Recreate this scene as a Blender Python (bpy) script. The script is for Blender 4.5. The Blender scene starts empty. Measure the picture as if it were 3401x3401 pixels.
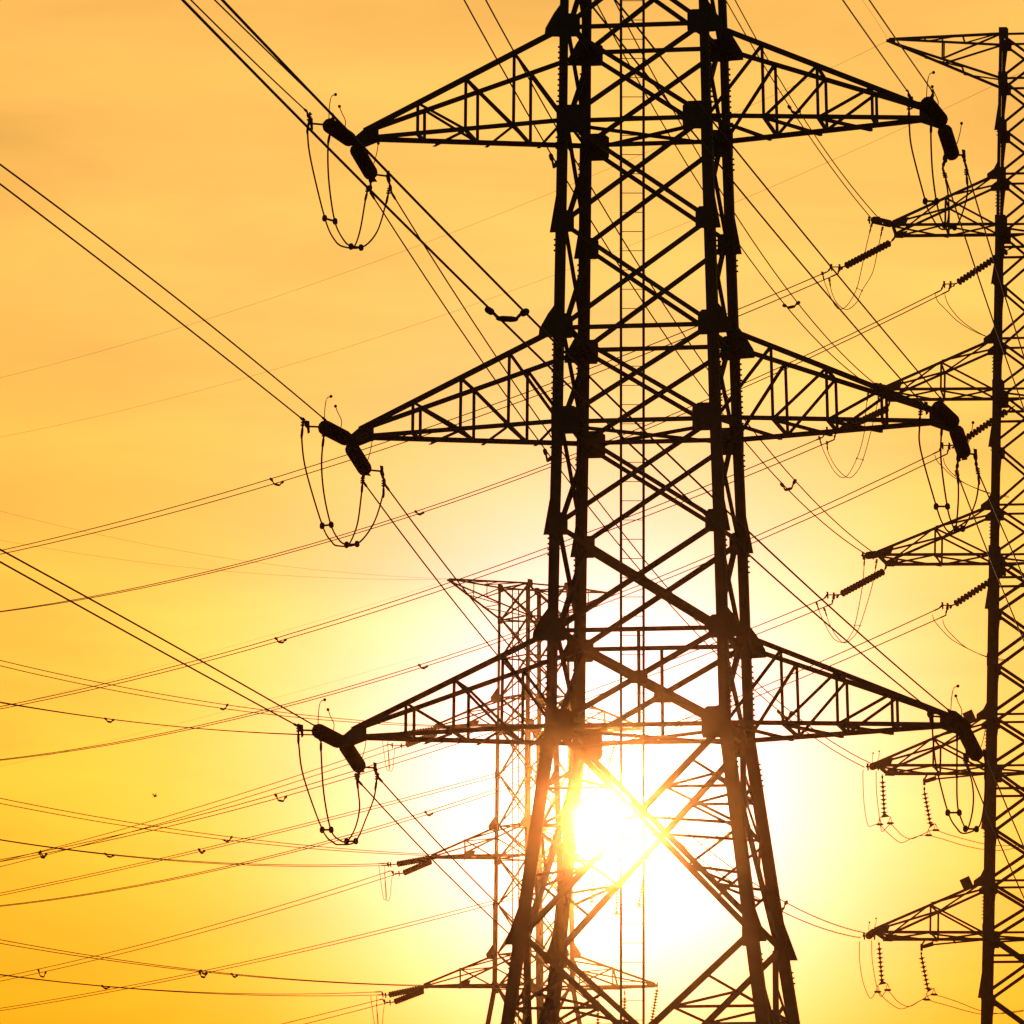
import bpy, bmesh, math, random
from mathutils import Vector, Matrix

# ---------------------------------------------------------------- camera, world, sun
sc = bpy.context.scene
COL = sc.collection
S, F, CX, YH, EYE = 3401.0, 25350.0, 1700.5, 5212.0, 1.7   # photo size, focal length in its pixels, horizon row, eye height
cam_data = bpy.data.cameras.new('camera')
cam = bpy.data.objects.new('camera', cam_data)
COL.objects.link(cam)
cam.location = (0, 0, EYE)
cam.rotation_euler = (math.radians(90), 0, 0)
cam_data.sensor_width = 36
cam_data.lens = 36 * F / S
cam_data.shift_y = (YH - S / 2) / S
cam_data.clip_start = 0.5
cam_data.clip_end = 30000
sc.camera = cam

SUN_AZ = math.atan((2031 - CX) / F)
SUN_EL = math.atan((YH - 2746) / F)
SUN_DIR = Vector((math.sin(SUN_AZ) * math.cos(SUN_EL), math.cos(SUN_AZ) * math.cos(SUN_EL), math.sin(SUN_EL)))

world = bpy.data.worlds.new('World')
sc.world = world
world.use_nodes = True
nt = world.node_tree
nt.nodes.clear()


def N(tree, typ, **kw):
    n = tree.nodes.new(typ)
    for k, v in kw.items():
        setattr(n, k, v)
    return n


def mathn(tree, op, a, b=None, clamp=False):
    n = N(tree, 'ShaderNodeMath', operation=op, use_clamp=clamp)
    for i, v in enumerate((a, b)):
        if v is None:
            continue
        if isinstance(v, (int, float)):
            n.inputs[i].default_value = v
        else:
            tree.links.new(v, n.inputs[i])
    return n.outputs[0]


def vmath(tree, op, a, b=None, scale=None):
    n = N(tree, 'ShaderNodeVectorMath', operation=op)
    for i, v in enumerate((a, b)):
        if v is None:
            continue
        if isinstance(v, (tuple, Vector)):
            n.inputs[i].default_value = v
        else:
            tree.links.new(v, n.inputs[i])
    if scale is not None:
        if isinstance(scale, (int, float)):
            n.inputs['Scale'].default_value = scale
        else:
            tree.links.new(scale, n.inputs['Scale'])
    return n.outputs[1] if op in ('DISTANCE', 'DOT_PRODUCT', 'LENGTH') else n.outputs[0]


sky = N(nt, 'ShaderNodeTexSky', sky_type='NISHITA', sun_disc=False)
sky.sun_elevation = SUN_EL
sky.sun_rotation = SUN_AZ
sky.dust_density = 5.0
sky.air_density = 1.5
sky.ozone_density = 1.0
tc = N(nt, 'ShaderNodeTexCoord')
direc = vmath(nt, 'NORMALIZE', tc.outputs['Generated'])
ang = mathn(nt, 'MULTIPLY', vmath(nt, 'DISTANCE', direc, tuple(SUN_DIR)), 180 / math.pi)      # degrees from the sun
# thin high cloud, streaked along the horizon
mp = N(nt, 'ShaderNodeMapping')
nt.links.new(direc, mp.inputs[0])
mp.inputs['Scale'].default_value = (7, 7, 34)
mp.inputs['Rotation'].default_value = (0, math.radians(-11), 0)
cl = N(nt, 'ShaderNodeTexNoise')
nt.links.new(mp.outputs[0], cl.inputs['Vector'])
cl.inputs['Scale'].default_value = 1.5
cl.inputs['Detail'].default_value = 6
cl.inputs['Roughness'].default_value = 0.55
cl.inputs['Distortion'].default_value = 0.4
cloud = mathn(nt, 'ADD', mathn(nt, 'MULTIPLY', mathn(nt, 'SUBTRACT', cl.outputs[0], 0.5), 1.0), 1.0)
# warm evening air: sky colour, aureole of the dusty air round the sun, the sun's disc
sep = N(nt, 'ShaderNodeSeparateXYZ')
nt.links.new(direc, sep.inputs[0])
low = N(nt, 'ShaderNodeMapRange')                      # dust thickening towards the horizon: yellower, less blue
nt.links.new(sep.outputs[2], low.inputs[0])
low.inputs[1].default_value = 0.165
low.inputs[2].default_value = 0.06
tint = N(nt, 'ShaderNodeMix', data_type='RGBA')
nt.links.new(low.outputs[0], tint.inputs[0])
tint.inputs[6].default_value = (1.02, 0.94, 0.67, 1)
tint.inputs[7].default_value = (1.22, 0.98, 0.04, 1)
base = vmath(nt, 'MULTIPLY', sky.outputs[0], tint.outputs[2])
base = vmath(nt, 'SCALE', base, scale=cloud)
halo = N(nt, 'ShaderNodeMix', data_type='RGBA')          # the aureole, whiter in the clearer air higher up
nt.links.new(low.outputs[0], halo.inputs[0])
halo.inputs[6].default_value = (0.9, 0.62, 1.3, 1)
halo.inputs[7].default_value = (0.9, 0.28, 0.0, 1)
veil = N(nt, 'ShaderNodeMix', data_type='RGBA')
nt.links.new(low.outputs[0], veil.inputs[0])
veil.inputs[6].default_value = (1.0, 1.1, 0.62, 1)
veil.inputs[7].default_value = (1.0, 0.60, 0.0, 1)
wide = mathn(nt, 'MULTIPLY', mathn(nt, 'EXPONENT', mathn(nt, 'MULTIPLY', ang, -1 / 3.6)), 13.0)
core = mathn(nt, 'MULTIPLY', mathn(nt, 'EXPONENT', mathn(nt, 'MULTIPLY', mathn(nt, 'POWER', mathn(nt, 'DIVIDE', ang, 1.85), 2.0), -1.0)), 64.0)
edge = N(nt, 'ShaderNodeMapRange', interpolation_type='SMOOTHSTEP')
nt.links.new(ang, edge.inputs[0])
edge.inputs[1].default_value = 0.25
edge.inputs[2].default_value = 0.36
edge.inputs[3].default_value = 1.0
edge.inputs[4].default_value = 0.0
disc = mathn(nt, 'MULTIPLY', edge.outputs[0], 900.0)
tot = vmath(nt, 'ADD', base, vmath(nt, 'SCALE', veil.outputs[2], scale=wide))
tot = vmath(nt, 'ADD', tot, vmath(nt, 'SCALE', halo.outputs[2], scale=core))
inner = mathn(nt, 'MULTIPLY', mathn(nt, 'EXPONENT', mathn(nt, 'MULTIPLY', mathn(nt, 'POWER', mathn(nt, 'DIVIDE', ang, 1.4), 2.0), -1.0)), 34.0)
tot = vmath(nt, 'ADD', tot, vmath(nt, 'SCALE', (0.4, 0.4, 1.0), scale=inner))
tot = vmath(nt, 'ADD', tot, vmath(nt, 'SCALE', (1.0, 0.9, 0.7), scale=disc))
bg = N(nt, 'ShaderNodeBackground')
nt.links.new(tot, bg.inputs[0])
bg.inputs[1].default_value = 0.055
wo = N(nt, 'ShaderNodeOutputWorld')
nt.links.new(bg.outputs[0], wo.inputs[0])

sun_data = bpy.data.lights.new('sun', 'SUN')
sun_data.energy = 3.1
sun_data.angle = math.radians(0.53)
sun_data.color = (1.0, 0.6, 0.3)
sun = bpy.data.objects.new('sun', sun_data)
COL.objects.link(sun)
sun.rotation_euler = SUN_DIR.to_track_quat('Z', 'Y').to_euler()
sun.location = (30, 100, 90)

sc.view_settings.view_transform = 'Standard'
sc.view_settings.look = 'None'
sc.view_settings.gamma = 1.0
sc.view_settings.exposure = -1.0
sc.view_settings.use_curve_mapping = False
sc.cycles.max_bounces = 4
sc.cycles.volume_bounces = 0
sc.cycles.use_denoising = True

random.seed(7)


# ---------------------------------------------------------------- materials
def metal(name, col, rough, metallic, var=0.35, scale=3.0, bump=0.0):
    m = bpy.data.materials.new(name)
    m.use_nodes = True
    t = m.node_tree
    b = t.nodes['Principled BSDF']
    co = N(t, 'ShaderNodeTexCoord')
    nz = N(t, 'ShaderNodeTexNoise')
    t.links.new(co.outputs['Object'], nz.inputs['Vector'])
    nz.inputs['Scale'].default_value = scale
    nz.inputs['Detail'].default_value = 5
    mx = N(t, 'ShaderNodeMix', data_type='RGBA')
    t.links.new(nz.outputs[0], mx.inputs[0])
    mx.inputs[6].default_value = (*[c * (1 - var) for c in col], 1)
    mx.inputs[7].default_value = (*[c * (1 + var) for c in col], 1)
    t.links.new(mx.outputs[2], b.inputs['Base Color'])
    b.inputs['Roughness'].default_value = rough
    b.inputs['Metallic'].default_value = metallic
    if bump:
        bp = N(t, 'ShaderNodeBump')
        bp.inputs['Strength'].default_value = bump
        t.links.new(nz.outputs[0], bp.inputs['Height'])
        t.links.new(bp.outputs[0], b.inputs['Normal'])
    return m


STEEL = metal('weathered_galvanized_steel', (0.10, 0.098, 0.095), 0.7, 0.25, 0.4, 2.2, 0.1)
DARK = metal('dark_fitting_steel', (0.07, 0.065, 0.06), 0.6, 0.4)
ALU = metal('weathered_aluminium_strand', (0.09, 0.088, 0.085), 0.7, 0.3)
GLAZE = metal('brown_porcelain_glaze', (0.055, 0.03, 0.02), 0.35, 0.0, 0.2)
PLATE = metal('painted_sign_plate', (0.12, 0.12, 0.11), 0.6, 0.0, 0.2)
FEATHER = metal('dark_feathers', (0.03, 0.028, 0.026), 0.9, 0.0, 0.3, 30)


# ---------------------------------------------------------------- helpers
def UP(px, py, Y):
    """point at depth Y seen at photo pixel (px, py)"""
    return Vector(((px - CX) * Y / F, Y, (YH - py) * Y / F + EYE))


def link(name, mesh, mat, parent=None, loc=None):
    o = bpy.data.objects.new(name, mesh)
    COL.objects.link(o)
    if mat is not None and not mesh.materials:
        mesh.materials.append(mat)
    if parent is not None:
        o.parent = parent
    if loc is not None:
        o.location = loc
    return o


def empty(name, loc, label, cat, group=None):
    o = bpy.data.objects.new(name, None)
    COL.objects.link(o)
    o.location = loc
    o.empty_display_size = 0.3
    o['label'] = label
    o['category'] = cat
    if group:
        o['group'] = group
    return o


def origin(o):
    v = Vector((0, 0, 0))
    while o is not None:
        v += o.location
        o = o.parent
    return v


class MB:
    """collects shapes in world coordinates; build() links them as one mesh under a parent"""

    def __init__(self):
        self.v, self.f = [], []

    def prism(self, sec0, sec1):
        n, k = len(sec0), len(self.v)
        self.v += list(sec0) + list(sec1)
        for i in range(n):
            j = (i + 1) % n
            self.f.append((k + i, k + j, k + n + j, k + n + i))
        self.f.append(tuple(k + i for i in reversed(range(n))))
        self.f.append(tuple(k + n + i for i in range(n)))
        return self

    def angle(self, p0, p1, w, n, t=None, flip=1):
        """L-section steel: one flange in the plane whose normal is n, the other pointing away from n"""
        t = t or max(0.012, w * 0.11)
        d = (p1 - p0).normalized()
        n = (n - d * n.dot(d)).normalized()
        a = d.cross(n).normalized() * flip
        sec = [(-w / 2, 0), (w / 2, 0), (w / 2, -t), (-w / 2 + t, -t), (-w / 2 + t, -w * 0.9), (-w / 2, -w * 0.9)]
        off = [a * x + n * y for x, y in sec]
        return self.prism([p0 + q for q in off], [p1 + q for q in off])

    def corner(self, p0, p1, w, a, b, t=0.025):
        """L-section leg with its corner on the line p0-p1, flanges along a and b"""
        sec = [(0, 0), (w, 0), (w, t), (t, t), (t, w), (0, w)]
        off = [a * x + b * y for x, y in sec]
        return self.prism([p0 + q for q in off], [p1 + q for q in off])

    def bar(self, p0, p1, w, h=None, up=Vector((0, 0, 1))):
        h = h or w
        d = (p1 - p0).normalized()
        if abs(d.dot(up)) > 0.98:
            up = Vector((1, 0, 0))
        a = d.cross(up).normalized()
        b = a.cross(d)
        off = [a * (x * w / 2) + b * (y * h / 2) for x, y in ((-1, -1), (1, -1), (1, 1), (-1, 1))]
        return self.prism([p0 + q for q in off], [p1 + q for q in off])

    def tube(self, pts, r, n=6):
        k0 = len(self.v)
        m = len(pts)
        for i, p in enumerate(pts):
            d = (pts[min(i + 1, m - 1)] - pts[max(i - 1, 0)]).normalized()
            ref = Vector((0, 0, 1)) if abs(d.z) < 0.9 else Vector((1, 0, 0))
            a = d.cross(ref).normalized()
            b = a.cross(d)
            rr = r[i] if isinstance(r, (list, tuple)) else r
            for q in range(n):
                th = 2 * math.pi * q / n
                self.v.append(p + a * (math.cos(th) * rr) + b * (math.sin(th) * rr))
        for i in range(m - 1):
            for q in range(n):
                q2 = (q + 1) % n
                self.f.append((k0 + i * n + q, k0 + i * n + q2, k0 + (i + 1) * n + q2, k0 + (i + 1) * n + q))
        self.f.append(tuple(k0 + q for q in reversed(range(n))))
        self.f.append(tuple(k0 + (m - 1) * n + q for q in range(n)))
        return self

    def blob(self, p0, p1, r):
        d = p1 - p0
        return self.tube([p0, p0 + d * 0.12, p0 + d * 0.3, p0 + d * 0.7, p0 + d * 0.88, p1], [r * 0.35, r * 0.8, r, r, r * 0.8, r * 0.35], 8)

    def plate(self, pts, n, t):
        n = n.normalized() * t / 2
        return self.prism([p - n for p in pts], [p + n for p in pts])

    def build(self, name, mat, parent=None):
        me = bpy.data.meshes.new(name)
        org = origin(parent)
        me.from_pydata([tuple(Vector(p) - org) for p in self.v], [], self.f)
        bm = bmesh.new()
        bm.from_mesh(me)
        bmesh.ops.recalc_face_normals(bm, faces=bm.faces)
        bm.to_mesh(me)
        bm.free()
        return link(name, me, mat, parent)


def catmull(pts, sub=5):
    out = []
    n = len(pts)
    for i in range(n - 1):
        p0, p1, p2, p3 = pts[max(i - 1, 0)], pts[i], pts[i + 1], pts[min(i + 2, n - 1)]
        for s in range(sub):
            t = s / sub
            out.append(0.5 * ((2 * p1) + (p2 - p0) * t + (2 * p0 - 5 * p1 + 4 * p2 - p3) * t * t + (3 * p1 - p0 - 3 * p2 + p3) * t ** 3))
    out.append(pts[-1])
    return out


def polyfit(ts, zs, deg):
    """least squares without numpy"""
    n = deg + 1
    A = [[sum(t ** (i + j) for t in ts) for j in range(n)] + [sum(z * t ** i for t, z in zip(ts, zs))] for i in range(n)]
    for i in range(n):
        p = max(range(i, n), key=lambda r: abs(A[r][i]))
        A[i], A[p] = A[p], A[i]
        for r in range(n):
            if r != i:
                m = A[r][i] / A[i][i]
                A[r] = [x - m * y for x, y in zip(A[r], A[i])]
    return [A[i][n] / A[i][i] for i in range(n)]


def span_points(pix, Y0, Y1, ext=0.0, n=28):
    """a wire hanging in one vertical plane: plan line fixed by its two ends, height from the sag seen"""
    a, b = UP(*pix[0], Y0), UP(*pix[-1], Y1)
    ts, zs = [], []
    for k, (px, py) in enumerate(pix):
        r = (px - CX) / F
        den = (b.x - a.x) - r * (b.y - a.y)
        t = (r * a.y - a.x) / den
        if k == 0:
            t = 0.0
        if k == len(pix) - 1:
            t = 1.0
        Y = a.y + t * (b.y - a.y)
        ends = k in (0, len(pix) - 1)
        for _ in range(6 if ends else 1):
            ts.append(t)
            zs.append((YH - py) * Y / F + EYE)
    c = polyfit(ts, zs, 2 if len(pix) > 2 else 1)
    out = []
    for i in range(n + 1):
        t = (1 + ext) * i / n
        out.append(Vector((a.x + t * (b.x - a.x), a.y + t * (b.y - a.y), sum(q * t ** k for k, q in enumerate(c)))))
    return out


def proj(p):
    return (CX + F * p.x / p.y, YH - F * (p.z - EYE) / p.y)


def on_wire(pts, pix):
    """point of a polyline whose picture lies nearest to pix"""
    best = None
    for i in range(len(pts) - 1):
        for s in range(12):
            p = pts[i].lerp(pts[i + 1], s / 12)
            x, y = proj(p)
            d = (x - pix[0]) ** 2 + (y - pix[1]) ** 2
            if best is None or d < best[0]:
                best = (d, p)
    return best[1]


def spacer(parent, p, q, size=1.0, hang=0.3):
    """two clamps on the wires joined by a drooping bar"""
    m = MB()
    gap = (q - p).length
    r = 0.026 * size
    dn = Vector((0, 0, -1)) * gap * hang
    p2, q2 = p.lerp(q, 0.24) + dn, p.lerp(q, 0.76) + dn
    e = (q - p).normalized()
    m.blob(p - e * 0.07 * size + Vector((0, 0, .02)), p.lerp(p2, 0.45), r * 1.8)
    m.blob(q + e * 0.07 * size + Vector((0, 0, .02)), q.lerp(q2, 0.45), r * 1.8)
    m.tube([p, p2], r * 0.9)
    m.tube([q, q2], r * 0.9)
    m.blob(p2 - e * 0.04, q2 + e * 0.04, r * 1.55)
    return m.build('spacer', DARK, parent)


def conductor_pair(label, w1, w2, Y0, Y1, spacers=(), ext=0.0, r=0.018, group='bundled conductors', hang=0.26, clamp=True, size=1.55):
    p1, p2 = span_points(w1, Y0, Y1, ext), span_points(w2, Y0, Y1, ext)
    root = empty('conductor_pair', p1[0], label, 'power line', group)
    for p in (p1, p2):
        c = MB().tube(p, r).build('conductor', ALU, root)
        if clamp:
            d = (p[1] - p[0]).normalized()
            MB().blob(p[0] - d * 0.1, p[0] + d * 0.75, 0.036).build('dead_end_clamp', DARK, root)
    for a, b in spacers:
        spacer(root, on_wire(p1, a), on_wire(p2, b), size, hang)
    return p1, p2


def earth_wire(label, pix, Y0, Y1, r=0.0055, ext=0.0):
    p = span_points(pix, Y0, Y1, ext)
    root = empty('earth_wire', p[0], label, 'earth wire', 'thin earth wires')
    MB().tube(p, r, 5).build('strand', ALU, root)


def loop_points(pix, Y0, Y1):
    L = [0.0]
    for a, b in zip(pix, pix[1:]):
        L.append(L[-1] + math.hypot(b[0] - a[0], b[1] - a[1]))
    return catmull([UP(x, y, Y0 + (Y1 - Y0) * l / L[-1]) for (x, y), l in zip(pix, L)], 6)


def jumper_pair(label, j1, j2, Y0, Y1, spacers=(), r=0.023, group='jumper loops', sleeves=True, size=1.0, flat=True):
    p1, p2 = loop_points(j1, Y0, Y1), loop_points(j2, Y0, Y1)
    root = empty('jumper_loop', p1[0], label, 'jumper cable', group)
    for p in (p1, p2):
        MB().tube(p, r).build('cable', ALU, root)
        if sleeves:
            for q in ((p[0], p[1], p[2], p[3]), (p[-1], p[-2], p[-3], p[-4])):
                d = (q[3] - q[0]).normalized()
                MB().blob(q[0] + d * 0.12, q[0] + d * 0.62, 0.036).build('terminal_sleeve', DARK, root)
                m = MB()
                for k in range(3):
                    c = q[0] - d * (0.16 - 0.11 * k)
                    m.bar(c - Vector((0.06, 0, 0)), c + Vector((0.06, 0, 0)), 0.05, 0.035)
                m.tube([q[0] - d * 0.22, q[0] + d * 0.12], 0.03)
                m.build('bolted_lug', DARK, root)
    for a, b in spacers:
        A, B = on_wire(p1, a), on_wire(p2, b)
        e = (B - A).normalized()
        m = MB()
        z = Vector((0, 0, 0.09 * size))
        m.blob(A - z - e * 0.02, A + z, 0.068 * size)
        m.blob(B - z + e * 0.02, B + z, 0.068 * size)
        m.tube([A, B], 0.03 * size)
        m.build('spacer', DARK, root)
    return root


# one porcelain disc, built along +Z, shared by every string
def disc_mesh(name, R, H, n=12):
    prof = [(0.16 * R, 0.0), (0.20 * R, 0.30 * H), (0.34 * R, 0.42 * H), (0.97 * R, 0.55 * H), (R, 0.63 * H), (0.5 * R, 0.72 * H), (0.28 * R, 1.0 * H)]
    v, f = [], []
    for r, z in prof:
        for k in range(n):
            a = 2 * math.pi * k / n
            v.append((r * math.cos(a), r * math.sin(a), z))
    for i in range(len(prof) - 1):
        for k in range(n):
            k2 = (k + 1) % n
            f.append((i * n + k, i * n + k2, (i + 1) * n + k2, (i + 1) * n + k))
    f.append(tuple(reversed(range(n))))
    f.append(tuple((len(prof) - 1) * n + k for k in range(n)))
    me = bpy.data.meshes.new(name)
    me.from_pydata(v, [], f)
    me.materials.append(GLAZE)
    for p in me.polygons:
        p.use_smooth = True
    return me


DISC_BIG = disc_mesh('strain_disc', 0.205, 0.17)
DISC_MID = disc_mesh('line_disc', 0.175, 0.155)
DISC_HANG = disc_mesh('suspension_disc', 0.16, 0.20)
DISC_FAR = disc_mesh('far_disc', 0.2, 0.16, 9)


def string(label, tip, p0, p1, count, mesh, group, name='insulator_string', yoke=None, horns=(), yoke_r=0.028, joined=False):
    """discs strung from p0 to p1; link to tip; yoke bar to the wire ends; horn rods"""
    root = empty(name, p0, label, 'insulator', group)
    d = p1 - p0
    rot = d.to_track_quat('Z', 'Y')
    pitch = d.length / count
    k = pitch / (0.17 if mesh is DISC_BIG else 0.155 if mesh is DISC_MID else 0.20 if mesh is DISC_HANG else 0.16)
    for i in range(count):
        o = link('disc', mesh, None, root)
        o.location = d * (i / count)
        o.rotation_mode = 'QUATERNION'
        o.rotation_quaternion = rot
        o.scale = (1, 1, k)
    m = MB()
    m.tube([tip, p0], 0.025)
    mid = tip.lerp(p0, 0.5)
    m.blob(mid - (p0 - tip) * 0.3, mid + (p0 - tip) * 0.3, 0.05)
    m.build('shackle_link', DARK, root)
    if yoke:
        a, b = yoke
        m = MB()
        e = p1 + d.normalized() * 0.12
        m.tube([p1, e], 0.03)
        for w_ in (a, b):
            k_ = Vector((e.x + (w_.x - e.x) * .82, e.y, e.z + (w_.z - e.z) * .12))
            m.tube([e, k_], yoke_r)
            m.tube([k_, w_], yoke_r * 1.1)
            m.blob(k_.lerp(w_, -.12), k_.lerp(w_, .38), yoke_r * 2.1)
            m.blob(k_.lerp(w_, .5), k_.lerp(w_, .8), yoke_r * 1.7)
            m.plate([k_ + Vector((-.05, 0, .16)), k_ + Vector((.05, 0, .14)), k_ + Vector((.06, 0, -.16)), k_ + Vector((0, 0, -.2))], Vector((0, 1, 0)), .04)
        m.plate([e + Vector((0, 0, 0.06)), e.lerp(a, .3) - Vector((0, 0, .05)), e.lerp(b, .3) - Vector((0, 0, .05))], d, 0.03)
        m.build('yoke_plate', DARK, root)
    for h in horns:
        m = MB()
        pts = [Vector(q) for q in h]
        m.tube(catmull(pts, 4), 0.012, 5)
        m.blob(pts[-1] - Vector((0, 0, 0.04)), pts[-1] + Vector((0, 0, 0.04)), 0.04)
        m.build('arcing_horn', DARK, root)
    return root


class Frame:
    """square lattice body: u runs along the cross-arms, v across them towards the camera"""

    def __init__(self, X0, D, th, widths, lean=0.0, zl=30.0):
        self.X0, self.D, self.lean, self.zl = X0, D, lean, zl
        self.u = Vector((math.cos(th), -math.sin(th), 0))
        self.v = Vector((-math.sin(th), -math.cos(th), 0))
        self.w = sorted(widths)

    def hw(self, z):
        w = self.w
        for (z0, a), (z1, b) in zip(w, w[1:]):
            if z <= z1 or (z1, b) == w[-1]:
                return a + (b - a) * (z - z0) / (z1 - z0)

    def axis(self, z):
        return Vector((self.X0 + self.lean * (z - self.zl), self.D, z + EYE))

    def at(self, a, b, z):
        return self.axis(z) + self.u * a + self.v * b

    def leg(self, su, sv, z):
        h = self.hw(z)
        return self.at(su * h, sv * h, z)

    def rim(self, su, sv, z):
        """outer corner of the leg whose middle line is leg()"""
        h = self.hw(z) + self.lw(z) / 2
        return self.at(su * h, sv * h, z)


FACES = [((-1, 1), (1, 1)), ((-1, -1), (1, -1)), ((-1, -1), (-1, 1)), ((1, -1), (1, 1))]


def face_normal(fr, A, B):
    c = Vector((A[0] + B[0], A[1] + B[1]))
    return (fr.u * c.x + fr.v * c.y).normalized()


def body(root, fr, zs, leg_w, brace_w, beams, plates, wide_plates=(), faces=FACES):
    """legs, X-bracing between the heights zs, beams and node plates"""
    fr.lw = leg_w
    for su in (-1, 1):
        for sv in (-1, 1):
            m = MB()
            for z0, z1 in zip(zs, zs[1:]):
                w = leg_w((z0 + z1) / 2)
                o_ = (fr.u * su + fr.v * sv) * w * .5
                m.corner(fr.leg(su, sv, z0) + o_, fr.leg(su, sv, z1) + o_, w, fr.u * -su, fr.v * -sv, t=w * 0.14)
            m.build('leg', STEEL, root)
    for z0, z1 in zip(zs, zs[1:]):
        zm = (z0 + z1) / 2
        for A, B in faces:
            n = face_normal(fr, A, B)
            side = A[0] == B[0]
            w = brace_w(zm) * (1.05 if side else 1.0)
            ins = n * -0.02
            for k, (P, Q) in enumerate(((A, B), (B, A))):
                p, q = fr.leg(*P, z0), fr.leg(*Q, z1)
                cen = Vector((0, 0, 0))
                e = (q - p).normalized()
                off = n * (-0.03 - 0.05 * k)
                MB().angle(p + off + e * 0.12, q + off - e * 0.12, w, n if k else n, flip=1 if k else -1).build('diagonal_brace', STEEL, root)
    for z, w in beams:
        for A, B in faces:
            n = face_normal(fr, A, B)
            p, q = fr.leg(*A, z), fr.leg(*B, z)
            MB().angle(p - n * 0.14, q - n * 0.14, w, n).build('horizontal_beam', STEEL, root)
    for z, wx, hz in plates:
        for A, B in faces[:2]:
            n = face_normal(fr, A, B)
            for P in (A, B):
                c = fr.rim(*P, z)
                s = -P[0]
                e = fr.u * s
                Z = Vector((0, 0, 1))
                pts = [c - Z * hz * .5 - e * 0.02, c - Z * hz * .5 + e * wx * .94, c - Z * hz * .36 + e * wx, c + Z * hz * .34 + e * wx, c + Z * hz * .5 + e * wx * .8, c + Z * hz * .5 - e * 0.02]
                MB().plate([q + n * 0.012 for q in pts], n, 0.02).build('gusset_plate', STEEL, root)


def bolts(root, fr, su, sv, ranges, w, pitch=0.15):
    m = MB()
    for z0, z1 in ranges:
        z = z0
        while z < z1:
            p = fr.rim(su, sv, z)
            e = fr.u * su
            q = p - fr.v * sv * w * 0.45
            m.bar(q - e * 0.01, q + e * 0.055, 0.045)
            q = p - fr.u * su * w * 0.45
            m.bar(q - fr.v * sv * 0.01, q + fr.v * sv * 0.05, 0.045)
            z += pitch
    o = m.build('splice_bolts', STEEL, root)
    o['kind'] = 'stuff'
    return o


# ================================================================ ground
me = bpy.data.meshes.new('ground')
G = 9000.0
nx = 24
vs = [((i / nx - .5) * 2 * G, (j / nx - .5) * 2 * G, 0) for j in range(nx + 1) for i in range(nx + 1)]
fs = [(j * (nx + 1) + i, j * (nx + 1) + i + 1, (j + 1) * (nx + 1) + i + 1, (j + 1) * (nx + 1) + i) for j in range(nx) for i in range(nx)]
me.from_pydata(vs, [], fs)
gm = bpy.data.materials.new('dry_meadow')
gm.use_nodes = True
t = gm.node_tree
b = t.nodes['Principled BSDF']
co = N(t, 'ShaderNodeTexCoord')
nz = N(t, 'ShaderNodeTexNoise')
t.links.new(co.outputs['Object'], nz.inputs['Vector'])
nz.inputs['Scale'].default_value = 0.15
nz.inputs['Detail'].default_value = 8
rp = N(t, 'ShaderNodeValToRGB')
t.links.new(nz.outputs[0], rp.inputs[0])
rp.color_ramp.elements[0].color = (0.030, 0.040, 0.015, 1)
rp.color_ramp.elements[1].color = (0.085, 0.075, 0.035, 1)
t.links.new(rp.outputs[0], b.inputs['Base Color'])
b.inputs['Roughness'].default_value = 0.95
ground = link('ground', me, gm)
ground['kind'] = 'structure'
ground['label'] = 'dry meadow under the pylons'

# ================================================================ pylon A, the big one
ZA = dict(a=40.89, b=38.40, m1=35.68, c=32.90, d=30.40, m2=27.65, e=24.85, f=22.32, g=16.74, h=10.2)
frA = Frame(3.643, 203.79, math.radians(9.41),
            [(-EYE, 5.6), (10.2, 3.95), (16.74, 3.051), (22.32, 2.313), (24.85, 2.256), (27.65, 2.188), (30.40, 2.101), (32.90, 2.044), (35.68, 1.976), (38.40, 1.912), (40.89, 1.867), (43.6, 1.80), (46.2, 1.7), (51.0, 0.5)],
            lean=-0.0094)
towerA = empty('transmission_tower', frA.axis(-EYE), 'large black lattice pylon in the middle with six cross-arms and a ladder', 'pylon', 'lattice pylons')


def lwA(z):
    return 0.235 if z > 39 else 0.29 if z > 22.3 else 0.35


def bwA(z):
    return 0.118 if z > 27.6 else 0.14 if z > 22.3 else 0.165


zsA = [-EYE, 3.6, ZA['h'], ZA['g'], ZA['f'], ZA['e'], ZA['m2'], ZA['d'], ZA['c'], ZA['m1'], ZA['b'], ZA['a'], 43.6, 46.2, 51.0][::1]
zsA = sorted(set(zsA) - {ZA['c'], ZA['d']} | {ZA['c'], ZA['d']})
body(towerA, frA, zsA, lwA, bwA,
     [(ZA[k], 0.125) for k in 'abcdef'],
     [(ZA['a'], .55, .62), (ZA['b'], .76, .74), (ZA['m1'], .5, .58), (ZA['c'], .52, .66), (ZA['d'], .74, .74), (ZA['m2'], .5, .6), (ZA['e'], .5, .62), (ZA['f'], .76, .84), (ZA['g'], .4, .8)])
# plan bracing at the lower arm levels
for k in 'bdf':
    z = ZA[k]
    for P, Q in (((-1, 1), (1, -1)), ((-1, -1), (1, 1))):
        MB().angle(frA.leg(*P, z) - Vector((0, 0, .06)), frA.leg(*Q, z) - Vector((0, 0, .06 if P[1] > 0 else .14)), 0.095, Vector((0, 0, 1))).build('plan_brace', STEEL, towerA)
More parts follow.
